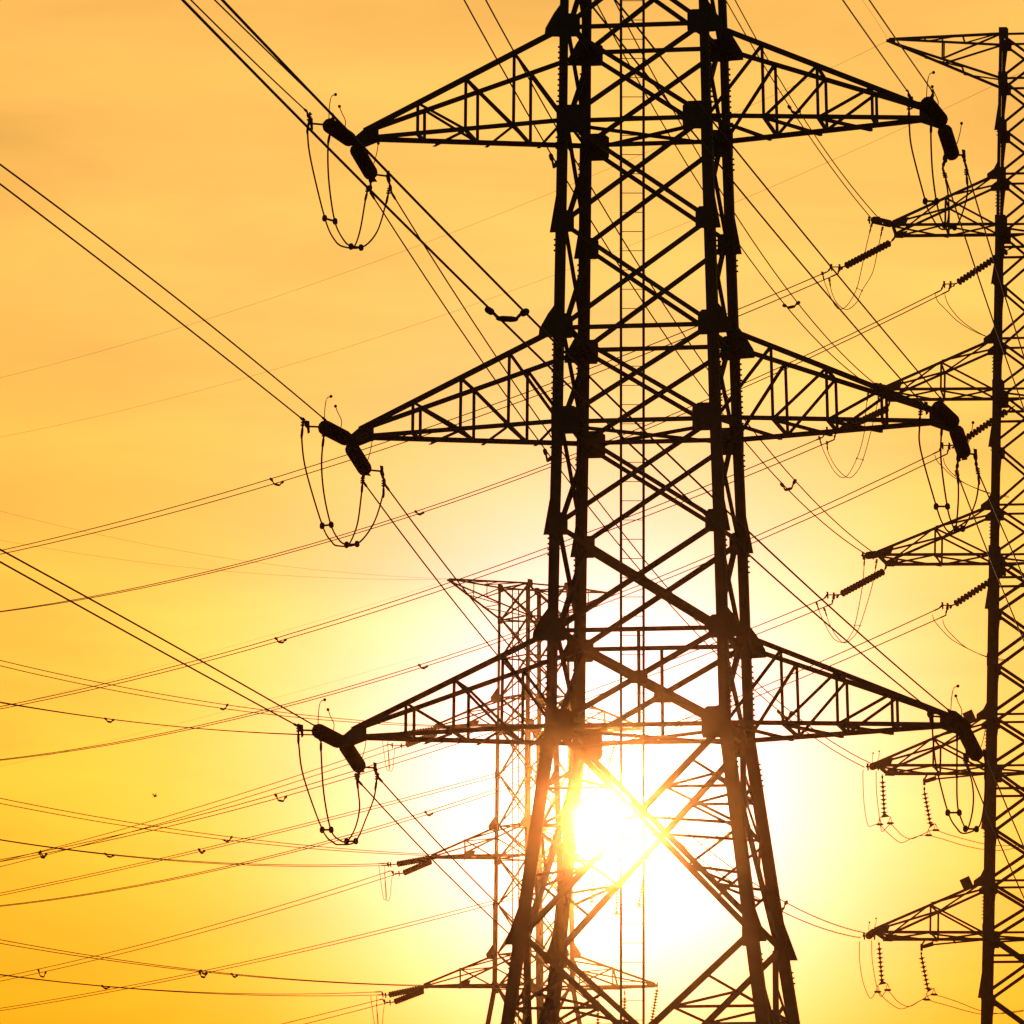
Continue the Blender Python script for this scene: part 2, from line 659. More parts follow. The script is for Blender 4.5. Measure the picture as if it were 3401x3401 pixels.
# hangers from the beams of the lowest arm level
for sv in (1, -1):
    n = frA.v * sv
    top, bot = frA.at(0, sv * frA.hw(ZA['e']), ZA['e']), frA.at(0, sv * frA.hw(ZA['f']), ZA['f'])
    MB().angle(top - n * .1, bot - n * .1, 0.085, n).build('hanger', STEEL, towerA)
    c = top.lerp(bot, 0.5) + Vector((0, 0, -.02))
    u = frA.u
    Zv = Vector((0, 0, 1))
    MB().plate([c - u * .24 - Zv * .17, c + u * .22 - Zv * .18, c + u * .26 + Zv * .05, c + u * .2 + Zv * .18, c - u * .22 + Zv * .17, c - u * .27], n, 0.02).build('gusset_plate', STEEL, towerA)
# redundant members in the splayed base panels
for A, B in FACES:
    n = face_normal(frA, A, B)
    for z0, z1 in ((ZA['g'], ZA['f']), (ZA['h'], ZA['g'])):
        for P, Q in ((A, B), (B, A)):
            pt, pb, qt, qb = frA.leg(*P, z1), frA.leg(*P, z0), frA.leg(*Q, z1), frA.leg(*Q, z0)
            w = 0.078

            def dn(s):
                return pt.lerp(qb, s) - n * .1       # brace leaving P downwards

            def ups(s):
                return pb.lerp(qt, s) - n * .1       # brace leaving P upwards

            def lg(s):
                return pt.lerp(pb, s) - n * .1
            for a_, b_ in ((dn(.17), lg(.30)), (lg(.30), dn(.30)), (dn(.30), lg(.48)), (lg(.48), dn(.44)), (ups(.17), lg(.72)), (lg(.72), ups(.32)), (ups(.32), lg(.5)), (dn(.30), dn(.17) + (lg(.30) - dn(.17)) * .55), (ups(.32), ups(.17) + (lg(.72) - ups(.17)) * .55)):
                MB().angle(a_, b_, w, n).build('redundant_brace', STEEL, towerA)
# leg splices: flared cover plates and rows of bolts
legsA = [o for o in towerA.children if o.name.startswith('leg')]
i = 0
for su in (-1, 1):
    for sv in (-1, 1):
        lo = legsA[i]
        i += 1
        bolts(lo, frA, su, sv, [(ZA['b'] + .35, ZA['a'] - .45), (ZA['b'] - .75, ZA['b'] - .4), (ZA['m1'] - .75, ZA['m1'] - .35), (ZA['d'] + .3, ZA['c'] - .4), (ZA['d'] - .7, ZA['d'] - .4), (ZA['m2'] - .8, ZA['m2'] - .35), (ZA['f'] + .4, ZA['e'] - .4), (ZA['f'] - 1.2, ZA['f'] - .5), (ZA['g'] - .9, ZA['g'] - .5)], lwA(30), 0.145)
        for z in (ZA['m1'], ZA['m2'], ZA['g']):
            wdt = .16 if z > 20 else .22
            n = frA.v * sv
            p0, p1, p2 = frA.rim(su, sv, z + .75), frA.rim(su, sv, z - .28), frA.rim(su, sv, z - .28) + frA.u * su * wdt
            MB().plate([q - n * .06 for q in (p0, p1 - frA.u * su * .05, p1, p2)], n, 0.03).build('splice_plate', STEEL, lo)
        for kt in 'ace':
            n = frA.v * sv
            z = ZA[kt]
            p = [frA.rim(su, sv, z + .55), frA.rim(su, sv, z - .3), frA.rim(su, sv, z - .3) + frA.u * su * .40 + Vector((0, 0, .02)), frA.rim(su, sv, z - .06) + frA.u * su * .38, frA.rim(su, sv, z + .33) + frA.u * su * .16]
            MB().plate([q - n * .005 for q in p], n, 0.022).build('arm_gusset', STEEL, lo)

# cross-arms of pylon A
TIPS = {'LU': (-1, 'b', 'a', (1180, 474)), 'RU': (1, 'b', 'a', (3132, 405)), 'LM': (-1, 'd', 'c', (1164, 1465)),
        'RM': (1, 'd', 'c', (3165, 1412)), 'LL': (-1, 'f', 'e', (1140, 2462)), 'RL': (1, 'f', 'e', (3200, 2420))}
ARM_LEN = {'LU': 7.89, 'RU': 7.97, 'LM': 8.09, 'RM': 8.17, 'LL': 8.36, 'RL': 8.38}
ATTACH = {}
for key, (s, kb, ka, pix) in TIPS.items():
    zb, za = ZA[kb], ZA[ka]
    Lx = ARM_LEN[key]
    tip = UP(*pix, frA.at(s * Lx, 0, zb).y)
    ATTACH[key] = tip
    Zv = Vector((0, 0, 1))
    u = frA.u * s
    m = MB()
    for k in (-1, 1):
        c = tip + frA.v * .09 * k
        m.plate([c - u * .62 + Zv * .36, c - u * .30 + Zv * .38, c + u * .10 + Zv * .06, c + u * .04 - Zv * .14, c - u * .12 - Zv * .16, c - u * .62 + Zv * .02], frA.v, 0.025)
    m.bar(tip - frA.v * .16, tip + frA.v * .16, .07)
    arm = m.build('cross_arm', STEEL, towerA)
    fr = [0.25, 0.49, 0.73]
    end = tip - u * .25
    nodes = {}
    for sv in (1, -1):
        n = frA.v * sv
        t0, b0 = frA.leg(s, sv, za), frA.leg(s, sv, zb)
        te, be = end + n * .1 + Zv * .30, end + n * .1 + Zv * .10
        MB().angle(t0, te, 0.135, n, flip=-s * sv).build('chord', STEEL, arm)
        MB().angle(b0, be, 0.125, n, flip=s * sv).build('chord', STEEL, arm)
        tp = [t0.lerp(te, q) for q in fr]
        bp = [b0.lerp(be, q) for q in fr]
        nodes[sv] = (t0, b0, tp, bp)
        ins = n * -.03
        for q in range(3):
            MB().angle(tp[q] + ins, bp[q] + ins, 0.076, n).build('web_post', STEEL, arm)
            src = b0 if q == 0 else bp[q - 1]
            MB().angle(tp[q] + ins * 2.4, src + ins * 2.4, 0.075 if q else 0.085, n).build('web_diagonal', STEEL, arm)
    # top and bottom plan bracing between the two faces
    (tn, bn, tpn, bpn), (tf, bf, tpf, bpf) = nodes[1], nodes[-1]
    low = Vector((0, 0, -.05))
    for q in range(3):
        MB().angle(bpn[q] + low, bpf[q] + low, 0.085, -Zv).build('plan_strut', STEEL, arm)
        pn = bn if q == 0 else bpn[q - 1]
        MB().angle(pn.lerp(bpn[q], .05) + low * 1.9, bpf[q].lerp(pn - bn + bf, .14) + low * 1.9, 0.09, -Zv).build('plan_diagonal', STEEL, arm)
    MB().angle(tpn[1] - low * .4, tpf[1] - low * .4, 0.075, Zv).build('plan_strut', STEEL, arm)

# ladder inside pylon A
lad = MB()
zt, zb = 46.0, -1.4
yl = frA.D + .2
x0, x1 = (2062.5 - CX) * yl / F, (2137.5 - CX) * yl / F
rl = MB().bar(Vector((x0, yl, zb + EYE)), Vector((x0, yl, zt + EYE)), .07, .07)
ladder = rl.build('ladder', STEEL, towerA)
MB().bar(Vector((x1, yl, zb + EYE)), Vector((x1, yl, zt + EYE)), .07, .07).build('rail', STEEL, ladder)
rung = MB().bar(Vector((x0, yl, 0)), Vector((x1, yl, 0)), .018).build('rung', STEEL, ladder)
z = (YH - 258) * yl / F + EYE - 0.514 * 66
rung.location.z = z
k = 1
while z + .514 * k < zt + EYE:
    o = rung.copy()
    COL.objects.link(o)
    o.location.z = z + .514 * k
    k += 1

# strings, spans and jumpers of pylon A
W_NEAR = {
    'LU': ([(1019, 370), (900, 259), (634, 0)], [(1107, 383), (900, 182), (713, 0)], 172),
    'LM': ([(1009, 1396), (500, 994), (0, 611)], [(1083, 1397), (560, 970), (0, 546)], 157),
    'LL': ([(988, 2411), (600, 2199), (0, 1866)], [(1055, 2416), (650, 2185), (0, 1825)], 158),
    'RU': ([(3016, 306), (2908, 155), (2799, 0)], [(3099, 306), (2990, 150), (2887, 0)], 174),
    'RM': ([(3068, 1345), (2996, 1263), (2851, 1102), (2716, 938), (2436, 606), (2014, 79), (1950, 0)],
           [(3130, 1330), (3053, 1237), (2910, 1068), (2757, 886), (2550, 627), (2434, 490), (2313, 331), (2139, 120), (2044, 0)], 140),
    'RL': ([(3074, 2345), (2732, 2057), (2482, 1836), (2249, 1624), (2068, 1455), (1816, 1212), (1599, 1000), (1397, 800), (1216, 616), (1024, 424), (900, 300), (607, 0)],
           [(3155, 2362), (2809, 2070), (2699, 1961), (2409, 1689), (2208, 1497), (2003, 1296), (1813, 1100), (1702, 1000), (1397, 688), (1205, 487), (1102, 383), (900, 171), (739, 0)], 95),
}
W_FAR = {
    'LU': ([(1231, 644), (1469, 1000), (1604, 1200), (1728, 1371), (1802, 1478), (1954, 1679), (2073, 1826), (2212, 1992), (2337, 2129), (2509, 2301), (2581, 2368), (2711, 2456), (2871, 2547)],
           [(1301, 642), (1526, 1000), (1676, 1221), (1738, 1319), (1832, 1448), (1954, 1619), (2078, 1785), (2218, 1955), (2383, 2134), (2501, 2254), (2625, 2368), (2742, 2451), (2897, 2537)], 347),
    'LM': ([(1205, 1599), (1304, 1733), (1511, 2000), (1653, 2177), (2227, 2773), (2338, 2860), (2456, 2947), (2606, 3035), (2733, 3084), (2857, 3114)],
           [(1280, 1611), (1358, 1720), (1578, 2000), (1665, 2115), (1814, 2297), (2171, 2667), (2270, 2748), (2450, 2891), (2596, 2996), (2707, 3045), (2876, 3099)], 347),
    'LL': ([(1190, 2593), (1418, 2839), (1578, 3000), (1676, 3084), (2860, 3690)], [(1257, 2583), (1503, 2847), (1651, 3000), (1759, 3107), (2885, 3680)], 347),
    'RU': ([(3131, 560), (3162, 648), (3205, 792), (3276, 1000), (3940, 2520)], [(3205, 541), (3242, 666), (3278, 790), (3343, 1000), (3400, 1183), (3965, 2510)], 343),
    'RM': ([(3177, 1568), (3224, 1682), (3276, 1827), (3940, 3095)], [(3244, 1558), (3281, 1641), (3348, 1800), (3965, 3085)], 343),
    'RL': ([(3201, 2505), (3229, 2588), (3266, 2671), (3343, 2850), (3940, 3660)], [(3272, 2504), (3320, 2628), (3346, 2688), (3392, 2790), (3965, 3650)], 343),
}
NEAR_STR = {'LU': ((1161, 463), (1094, 417)), 'LM': ((1148, 1456), (1079, 1420)), 'LL': ((1123, 2461), (1058, 2428)),
            'RU': ((3125, 399), (3081, 345)), 'RM': ((3164, 1400), (3117, 1356)), 'RL': ((3203, 2417), (3162, 2384))}
FAR_STR = {'LU': ((1185, 497), (1231, 575)), 'LM': ((1169, 1490), (1211, 1557)), 'LL': ((1148, 2477), (1192, 2544)),
           'RU': ((3138, 435), (3162, 510)), 'RM': ((3177, 1434), (3200, 1501)), 'RL': ((3206, 2436), (3242, 2506))}
ARMNAME = {'LU': 'upper left', 'LM': 'middle left', 'LL': 'lower left', 'RU': 'upper right', 'RM': 'middle right', 'RL': 'lower right'}
JUMP = {
    'LU': ([(1027, 393), (1022, 450), (1034, 540), (1079, 725), (1110, 795), (1143, 820), (1205, 820), (1252, 770), (1280, 683), (1291, 637)],
           [(1097, 435), (1089, 497), (1093, 610), (1112, 735), (1140, 795), (1165, 818), (1180, 813), (1197, 760), (1213, 668), (1221, 631)]),
    'LM': ([(1006, 1407), (1003, 1470), (1018, 1570), (1071, 1746), (1100, 1797), (1123, 1813), (1187, 1806), (1240, 1740), (1270, 1650), (1274, 1609)],
           [(1076, 1443), (1068, 1536), (1076, 1640), (1099, 1743), (1125, 1792), (1150, 1809), (1164, 1800), (1187, 1740), (1200, 1645), (1204, 1599)]),
    'LL': ([(991, 2423), (993, 2480), (1009, 2583), (1071, 2756), (1107, 2798), (1128, 2805), (1180, 2795), (1216, 2718), (1242, 2650), (1249, 2604), (1252, 2583)],
           [(1066, 2454), (1067, 2511), (1076, 2640), (1099, 2756), (1128, 2790), (1154, 2793), (1180, 2749), (1194, 2687), (1190, 2630), (1184, 2583)]),
    'RU': ([(3019, 357), (3020, 414), (3029, 497), (3073, 666), (3084, 699), (3112, 748), (3135, 762), (3177, 748), (3205, 681), (3214, 629), (3212, 603), (3210, 575)],
           [(3093, 404), (3092, 466), (3097, 570), (3110, 668), (3125, 725), (3140, 749), (3150, 720), (3151, 668), (3144, 611), (3139, 585)]),
    'RM': ([(3057, 1371), (3054, 1418), (3058, 1496), (3110, 1682), (3131, 1739), (3155, 1767), (3198, 1755), (3237, 1677), (3250, 1610), (3248, 1568)],
           [(3129, 1410), (3125, 1522), (3146, 1682), (3162, 1739), (3174, 1757), (3182, 1677), (3183, 1615), (3179, 1574)]),
    'RL': ([(3098, 2374), (3098, 2443), (3111, 2551), (3149, 2699), (3178, 2751), (3201, 2768), (3244, 2753), (3261, 2719), (3271, 2640), (3272, 2550)],
           [(3179, 2423), (3178, 2585), (3179, 2656), (3185, 2699), (3206, 2751), (3215, 2752), (3229, 2699), (3233, 2642), (3226, 2588), (3206, 2530)]),
}
JSP = {'LU': [((1079, 725), (1112, 735)), ((1198, 820), (1167, 818))], 'LM': [((1071, 1746), (1099, 1743)), ((1185, 1807), (1152, 1808))],
       'LL': [((1071, 2756), (1099, 2756)), ((1180, 2793), (1150, 2792))], 'RU': [((3075, 668), (3110, 668)), ((3168, 752), (3138, 747))],
       'RM': [((3110, 1682), (3146, 1682)), ((3196, 1755), (3172, 1755))], 'RL': [((3149, 2699), (3185, 2699)), ((3242, 2752), (3208, 2752))]}
SPAN_SP = {('RL', 'n'): [((1628, 1028), (1734, 1030))], ('LU', 'f'): [((1809, 1489), (1842, 1462)), ((2581, 2368), (2625, 2368))], ('LM', 'f'): [((2585, 3025), (2607, 3002))],
           ('RM', 'n'): []}
for key, tip in ATTACH.items():
    Dt = tip.y
    nm = ARMNAME[key]
    s0, s1 = NEAR_STR[key]
    w1, w2, Y1 = W_NEAR[key]
    yn = Dt - 3.35
    e1, e2 = UP(*w1[0], yn - .1), UP(*w2[0], yn - .1)
    p0, p1 = UP(*s0, Dt - .42), UP(*s1, Dt - 3.1)
    horns = []
    if key != 'RM':
        horns = [[p1 + Vector((-.02, .2, .2)), p1 + Vector((0, .15, .55)), p1 + Vector((.05, .1, .78)), p1 + Vector((.16, .1, .84))],
                 [p0 + Vector((-.12, -.5, .2)), p0 + Vector((-.1, -.5, .4)), p0 + Vector((-.2, -.55, .62)), p0 + Vector((-.26, -.55, .78))]]
    string(f'fat disc string on the camera side of the {nm} arm of the big pylon', tip, p0, p1, 16, DISC_BIG, 'strain strings of the big pylon', yoke=(e1, e2), horns=horns)
    conductor_pair(f'thick conductor pair rising overhead from the {nm} cross-arm of the big pylon', w1, w2, yn, Y1, SPAN_SP.get((key, 'n'), ()), ext=.25, r=0.0195, size=1.2)
    s0, s1 = FAR_STR[key]
    f1, f2, Y2 = W_FAR[key]
    yf = Dt + 3.35
    e1, e2 = UP(*f1[0], yf + .3), UP(*f2[0], yf + .3)
    p0, p1 = UP(*s0, Dt + .42), UP(*s1, Dt + 3.1)
    up = p1 + Vector((.1, -.6, .15))
    horns = [[up, up + Vector((.08, 0, .3)), up + Vector((.12, 0, .55))]]
    string(f'fat disc string hanging down behind the {nm} arm of the big pylon', tip, p0, p1, 16, DISC_BIG, 'strain strings of the big pylon', yoke=(e1, e2), horns=horns)
    conductor_pair(f'conductor pair running away downhill from the {nm} cross-arm of the big pylon', f1, f2, yf, Y2, SPAN_SP.get((key, 'f'), ()), r=0.022)
    j1, j2 = JUMP[key]
    jumper_pair(f'double jumper loop hanging under the {nm} cross-arm of the big pylon', j1, j2, yn - .3, yf + .3, JSP[key])


# ================================================================ pylons of the second type (B at the edge, C behind)
def zpx(y, D):
    return (YH - y) * D / F


def box_arm(root, fr, s, zb, za, ln_near, ln_far, dz=(0, 0), w=0.09, box=False, label=None, aux=None):
    """cross-arm with two parallel faces, each ending in its own tip; returns near and far tips"""
    Zv = Vector((0, 0, 1))
    u = fr.u * s
    tips = {}
    nod = {}
    for sv, ln, d in ((1, ln_near, dz[0]), (-1, ln_far, dz[1])):
        h = fr.hw(zb)
        tips[sv] = fr.at(s * (h + ln), sv * h * .92, zb) + Zv * d
    m = MB()
    for sv in (1, -1):
        c = tips[sv]
        q_ = 1.0 if sv > 0 else .7
        m.plate([c - u * .75 * q_ + Zv * .32 * q_, c - u * .3 + Zv * .26 * q_, c + u * .1 + Zv * .08, c + u * .12 - Zv * .1, c - u * .3 - Zv * .12, c - u * .6 * q_ - Zv * .05], fr.v, .03)
    m.bar(tips[1], tips[-1], .12, .14)
    arm = m.build('cross_arm', STEEL, root)
    if label:
        arm['label'] = label
    for sv in (1, -1):
        n = fr.v * sv
        t0, b0, c = fr.leg(s, sv, za), fr.leg(s, sv, zb), tips[sv]
        tm, bm_ = t0.lerp(c + Zv * .12, .5), b0.lerp(c, .5)
        MB().angle(t0, c + Zv * .12, w, n, flip=-s * sv).build('chord', STEEL, arm)
        MB().angle(b0, c - Zv * .02, w * 1.15, n, flip=s * sv).build('chord', STEEL, arm)
        MB().angle(tm - n * .04, bm_ - n * .04, w * .75, n).build('web_post', STEEL, arm)
        MB().angle(tm - n * .08, b0.lerp(bm_, .05) - n * .08, w * .78, n).build('web_diagonal', STEEL, arm)
        nod[sv] = (t0, b0, tm, bm_, c)
    (t0n, b0n, tmn, bmn, cn), (t0f, b0f, tmf, bmf, cf) = nod[1], nod[-1]
    up, lo = Zv * .05, Zv * -.06
    for p, q, o, k in ((t0n, tmf, up, 0), (t0f, tmn, up, 1), (tmn, cf, up, 0), (tmf, cn, up, 1), (b0n, bmf, lo, 0), (b0f, bmn, lo, 1), (bmn, cf, lo, 0), (bmf, cn, lo, 1)):
        MB().angle(p + o * (1 + k), q + o * (1 + k), w * .82, Zv if o is up else -Zv).build('plan_diagonal', STEEL, arm)
    for p, q in ((tmn, tmf), (bmn, bmf)):
        MB().angle(p, q, w * .6, Zv).build('plan_strut', STEEL, arm)
    if box:
        p = t0n.lerp(cn, .16) + fr.v * .12
        e = (cn - t0n).normalized()
        nn = Vector((-e.z, 0, e.x)) if s > 0 else Vector((e.z, 0, -e.x))
        nn = fr.v.cross(e)
        if nn.z < 0:
            nn = -nn
        q = p + nn * .02
        MB().plate([q - e * .24, q + e * .24, q + e * .24 + nn * .5, q - e * .24 + nn * .5], fr.v, .04).build('number_plate', PLATE, arm)
    bracket_tip = None
    if aux:
        t = aux
        a0, a1 = b0f.lerp(cf, .12), b0f.lerp(cf, .78)
        m = MB()
        m.bar(t + Zv * .1, t - Zv * .22, .12)
        m.plate([t + u * .1, t - u * .55 + Zv * .22, t - u * .55, t - u * .1 - Zv * .12], fr.v, .04)
        br = m.build('jumper_bracket', STEEL, arm)
        return tips, t
    return tips, None


def peak_arm(root, fr, s, tip, zt, zb, w=0.08):
    """earth wire arm: four chords running to one point"""
    Zv = Vector((0, 0, 1))
    arm = MB().plate([tip + Zv * .1 - fr.u * s * .3, tip + Zv * .05 + fr.u * s * .12, tip - Zv * .08 + fr.u * s * .12, tip - Zv * .14 - fr.u * s * .3], fr.v, .05).build('cross_arm', STEEL, root)
    pos = {}
    for sv in (1, -1):
        n = fr.v * sv
        t0, b0 = fr.leg(s, sv, zt), fr.leg(s, sv, zb)
        MB().angle(t0, tip + Zv * .06, w, n, flip=-s * sv).build('chord', STEEL, arm)
        MB().angle(b0, tip - Zv * .05, w, n, flip=s * sv).build('chord', STEEL, arm)
        tm, bm_ = t0.lerp(tip, .52), b0.lerp(tip, .52)
        MB().angle(tm, bm_, w * .6, n).build('web_post', STEEL, arm)
        MB().angle(t0 - n * .05, bm_ - n * .05, w * .7, n).build('web_diagonal', STEEL, arm)
        pos[sv] = [(t0.lerp(tip, q), b0.lerp(tip, q)) for q in (0, .34, .68)]
    for k in range(2):
        for j in (0, 1):
            off = Zv * (.05 if j == 0 else -.05)
            MB().angle(pos[1][k][j] + off, pos[-1][k + 1][j] + off, w * .65, Zv).build('plan_diagonal', STEEL, arm)
            MB().angle(pos[1][k + 1][j] + off, pos[-1][k + 1][j] + off, w * .6, Zv).build('plan_strut', STEEL, arm)


# ---- pylon B
DB = 350.0
yB = [128, 275, 434, 592, 760, 945, 1138, 1306, 1485, 1690, 1855, 2022, 2205, 2384, 2554, 2751, 2935, 3107, 3310, 3530, 3740, 4060, 4480]
zB = [zpx(y, DB) for y in yB] + [-EYE]
frB = Frame((3426 - CX) * DB / F, DB, math.radians(6.8), [(-EYE, 4.3), (zpx(3740, DB), 2.15), (zpx(3107, DB), 1.97), (zpx(128, DB), 1.33), (zpx(60, DB), 1.32)], lean=0.0)
towerB = empty('transmission_tower', frB.axis(-EYE), 'tall lattice pylon cut off by the edge of the picture, five arms showing', 'pylon', 'lattice pylons')


def lwB(z):
    return 0.15 if z > zpx(740, DB) else 0.22 if z > zpx(1850, DB) else 0.30


def bwB(z):
    return 0.11 if z > zpx(1850, DB) else 0.145


beamsB = [zpx(y, DB) for y in (128, 275, 592, 760, 1138, 1306, 1690, 1855, 2384, 2554, 2935, 3107)]
body(towerB, frB, sorted(zB), lwB, bwB, [(z, .11) for z in beamsB],
     [(zpx(y, DB), .42, .55) for y in (128, 275, 434, 592, 945, 1138, 1485, 1690, 2022, 2205, 2384, 2751, 2935, 3310)] + [(zpx(y, DB), .55, .8) for y in (760, 1306, 1855, 2554, 3107)])
for y in (760, 1306, 1855, 2554, 3107):
    z = zpx(y, DB)
    for P, Q in (((-1, 1), (1, -1)), ((-1, -1), (1, 1))):
        MB().angle(frB.leg(*P, z) - Vector((0, 0, .1)), frB.leg(*Q, z) - Vector((0, 0, .1 if P[1] > 0 else .2)), 0.09, Vector((0, 0, 1))).build('plan_brace', STEEL, towerB)
    # side walkway beam a little below each arm
    for sv in (1, -1):
        p, q = frB.leg(-1, sv, z - 1.05), frB.leg(1, sv, z - 1.05)
        MB().angle(p - frB.v * sv * .1, q - frB.v * sv * .1, .12, frB.v * sv).build('horizontal_beam', STEEL, towerB)
legsB = [o for o in towerB.children if o.name.startswith('leg')]
i = 0
for su in (-1, 1):
    for sv in (-1, 1):
        lo = legsB[i]
        i += 1
        bolts(lo, frB, su, sv, [(zpx(a, DB), zpx(b, DB)) for a, b in ((465, 440), (700, 620), (960, 930), (1250, 1180), (1510, 1480), (1800, 1730), (2500, 2430), (2790, 2760), (3060, 2980))], .2, .16)
        for y in (434, 945, 1485, 2022, 2751, 3310):
            z = zpx(y, DB)
            n = frB.v * sv
            p0, p1 = frB.rim(su, sv, z + 1.0), frB.rim(su, sv, z - .2)
            MB().plate([q - n * .06 for q in (p0, p1 - frB.u * su * .05, p1, p1 + frB.u * su * .16)], n, 0.03).build('splice_plate', STEEL, lo)
        for y in (592, 1138, 1690, 2384, 2935):
            z = zpx(y, DB)
            n = frB.v * sv
            p = [frB.rim(su, sv, z + .5), frB.rim(su, sv, z - .28), frB.rim(su, sv, z - .28) + frB.u * su * .45, frB.rim(su, sv, z - .02) + frB.u * su * .45, frB.rim(su, sv, z + .2) + frB.u * su * .15]
            MB().plate([q - n * .005 for q in p], n, 0.022).build('arm_gusset', STEEL, lo)
peak_arm(towerB, frB, -1, UP(2952, 134, DB + .8), zpx(128, DB), zpx(275, DB), .12)
ARMB = {}
for k, (ya, yb, xn, xf) in enumerate(((592, 760, 2965, 2975), (1138, 1306, 2945, 2955), (1690, 1855, 2915, 2945), (2384, 2554, 2915, 2945), (2935, 3107, 2905, 2938)), 1):
    zb, za = zpx(yb, DB), zpx(ya, DB)
    h = frB.hw(zb)
    ln = []
    for sv, xp in ((1, xn), (-1, xf)):
        base_ = frB.at(-h, sv * h * .92, zb)
        ln.append((proj(base_)[0] - xp) / F * DB)
    aux = None
    if k == 4:
        aux = UP(3070, 2592, DB + 5.2)
    if k == 5:
        aux = UP(3061, 3142, DB + 5.2)
    tips, br = box_arm(towerB, frB, -1, zb, za, ln[0], ln[1], (0.1, 0.05), .12, box=k in (4, 5), aux=aux)
    ARMB[k] = (tips, br)
    if br is not None:
        arm = [o for o in towerB.children if o.name.startswith('cross_arm')][-1]
        for q in (.1, .62):
            a = frB.leg(-1, -1, zb).lerp(tips[-1], q)
            MB().angle(a, br + Vector((0, 0, .05)), .09, Vector((0, 0, 1))).build('bracket_bar', STEEL, arm)
        MB().angle(frB.leg(-1, -1, zb).lerp(tips[-1], .36), br.lerp(frB.leg(-1, -1, zb), .5), .06, Vector((0, 0, 1))).build('bracket_bar', STEEL, arm)

NB = {1: ((2903, 731), ([(2897, 728), (2825, 645), (2623, 352), (2410, 0)], [(2934, 741), (2840, 637), (2654, 368), (2540, 176), (2441, 0)], 282, [((2625, 352), (2652, 366))]), 'topmost'),
      2: ((2908, 1283), ([(2900, 1288), (2840, 1257), (2605, 1011), (2519, 900), (2447, 798), (2333, 629), (2242, 480), (2131, 282), (2010, 70), (1975, 0)], [(2930, 1292), (2908, 1283), (2649, 1009), (2568, 900), (2441, 705), (2329, 526), (2255, 398), (2182, 269), (2081, 87), (2040, 0)], 243, [((2607, 1013), (2647, 1007))]), 'second'),
      3: ((2882, 1845), ([(2871, 1838), (2695, 1700), (2597, 1602), (2550, 1553), (2475, 1470), (2352, 1310), (2245, 1166), (2142, 1017), (2026, 835), (1965, 737), (1852, 554), (1754, 383), (1692, 269), (1542, 0)],
                         [(2897, 1833), (2638, 1597), (2530, 1465), (2478, 1395), (2343, 1212), (2245, 1073), (2138, 910), (2068, 798), (1965, 634), (1754, 254), (1707, 176), (1614, 0)], 205, [((2597, 1604), (2638, 1597)), ((1826, 512), (1868, 458))]), 'third'),
      4: ((2898, 2546), None, 'fourth'), 5: ((2886, 3108), None, 'lowest')}
for k, (end, wires, nm) in NB.items():
    tip = ARMB[k][0][1]
    x, y = proj(tip)
    e = UP(*end, tip.y - 3.0)
    p0 = tip.lerp(e, .14)
    g = Vector((.28, 0, 0))
    string(f'foreshortened disc string at the tip of the {nm} arm of the pylon at the edge', tip, p0, e, 15, DISC_MID, 'strain strings of the edge pylon', yoke=(e - g, e + g),
           horns=[[e + Vector((0, .1, .1)), e + Vector((0, .1, .45)), e + Vector((.03, .1, .62))], [p0 + Vector((0, -.3, .1)), p0 + Vector((.1, -.3, .4)), p0 + Vector((.1, -.3, .6))]] if k > 3 else ())
    if wires:
        conductor_pair(f'conductor pair coming from overhead to the {nm} arm of the pylon at the edge', wires[0], wires[1], tip.y - 3.3, wires[2], wires[3], ext=.15, r=.0235)

# strings and spans of pylon B going left
LB = [
    ('topmost', 1, (2957, 806), (2809, 883), [(2750, 901), (2519, 1000), (2455, 1026), (2324, 1082), (2147, 1150), (1961, 1226), (1700, 1322), (1397, 1428), (1200, 1495), (911, 1585), (0, 1829)],
     [(2783, 909), (2457, 1049), (2212, 1150), (1961, 1247), (1700, 1343), (1345, 1469), (900, 1609), (0, 1841)], 428, [((905, 1588), (935, 1600))]),
    ('second', 2, (2949, 1356), (2809, 1423), [(2732, 1452), (2478, 1561), (2363, 1606), (1954, 1769), (1824, 1818), (1700, 1862), (1400, 1966), (1000, 2094), (342, 2271), (0, 2347)],
     [(2770, 1460), (2475, 1584), (2363, 1632), (1824, 1836), (1700, 1880), (1400, 1982), (1000, 2107), (326, 2284), (0, 2355)], 442, [((921, 2118), (946, 2124))]),
    ('third', 3, (2936, 1897), (2796, 1972), [(2737, 1988), (2501, 2083), (1948, 2302), (1469, 2469), (900, 2640), (503, 2745), (135, 2829), (0, 2856)],
     [(2763, 2006), (2506, 2109), (1948, 2323), (1521, 2469), (1000, 2631), (508, 2756), (0, 2862)], 463, [((918, 2638), (948, 2646)), ((134, 2829), (155, 2834))]),
]
for nm, k, s0, s1, w1, w2, Y1, sp in LB:
    tip = ARMB[k][0][-1]
    p0, p1 = UP(*s0, tip.y + .3), UP(*s1, tip.y + 2.6)
    yl = tip.y + 3.2
    string(f'scalloped disc string slanting left from the {nm} arm of the pylon at the edge', tip, p0, p1, 14, DISC_MID, 'slanting strings of the edge pylon', yoke=(UP(*w1[0], yl), UP(*w2[0], yl)))
    conductor_pair(f'conductor pair sloping down left from the {nm} arm of the pylon at the edge', w1, w2, yl, Y1, sp, r=.0235, ext=.08)
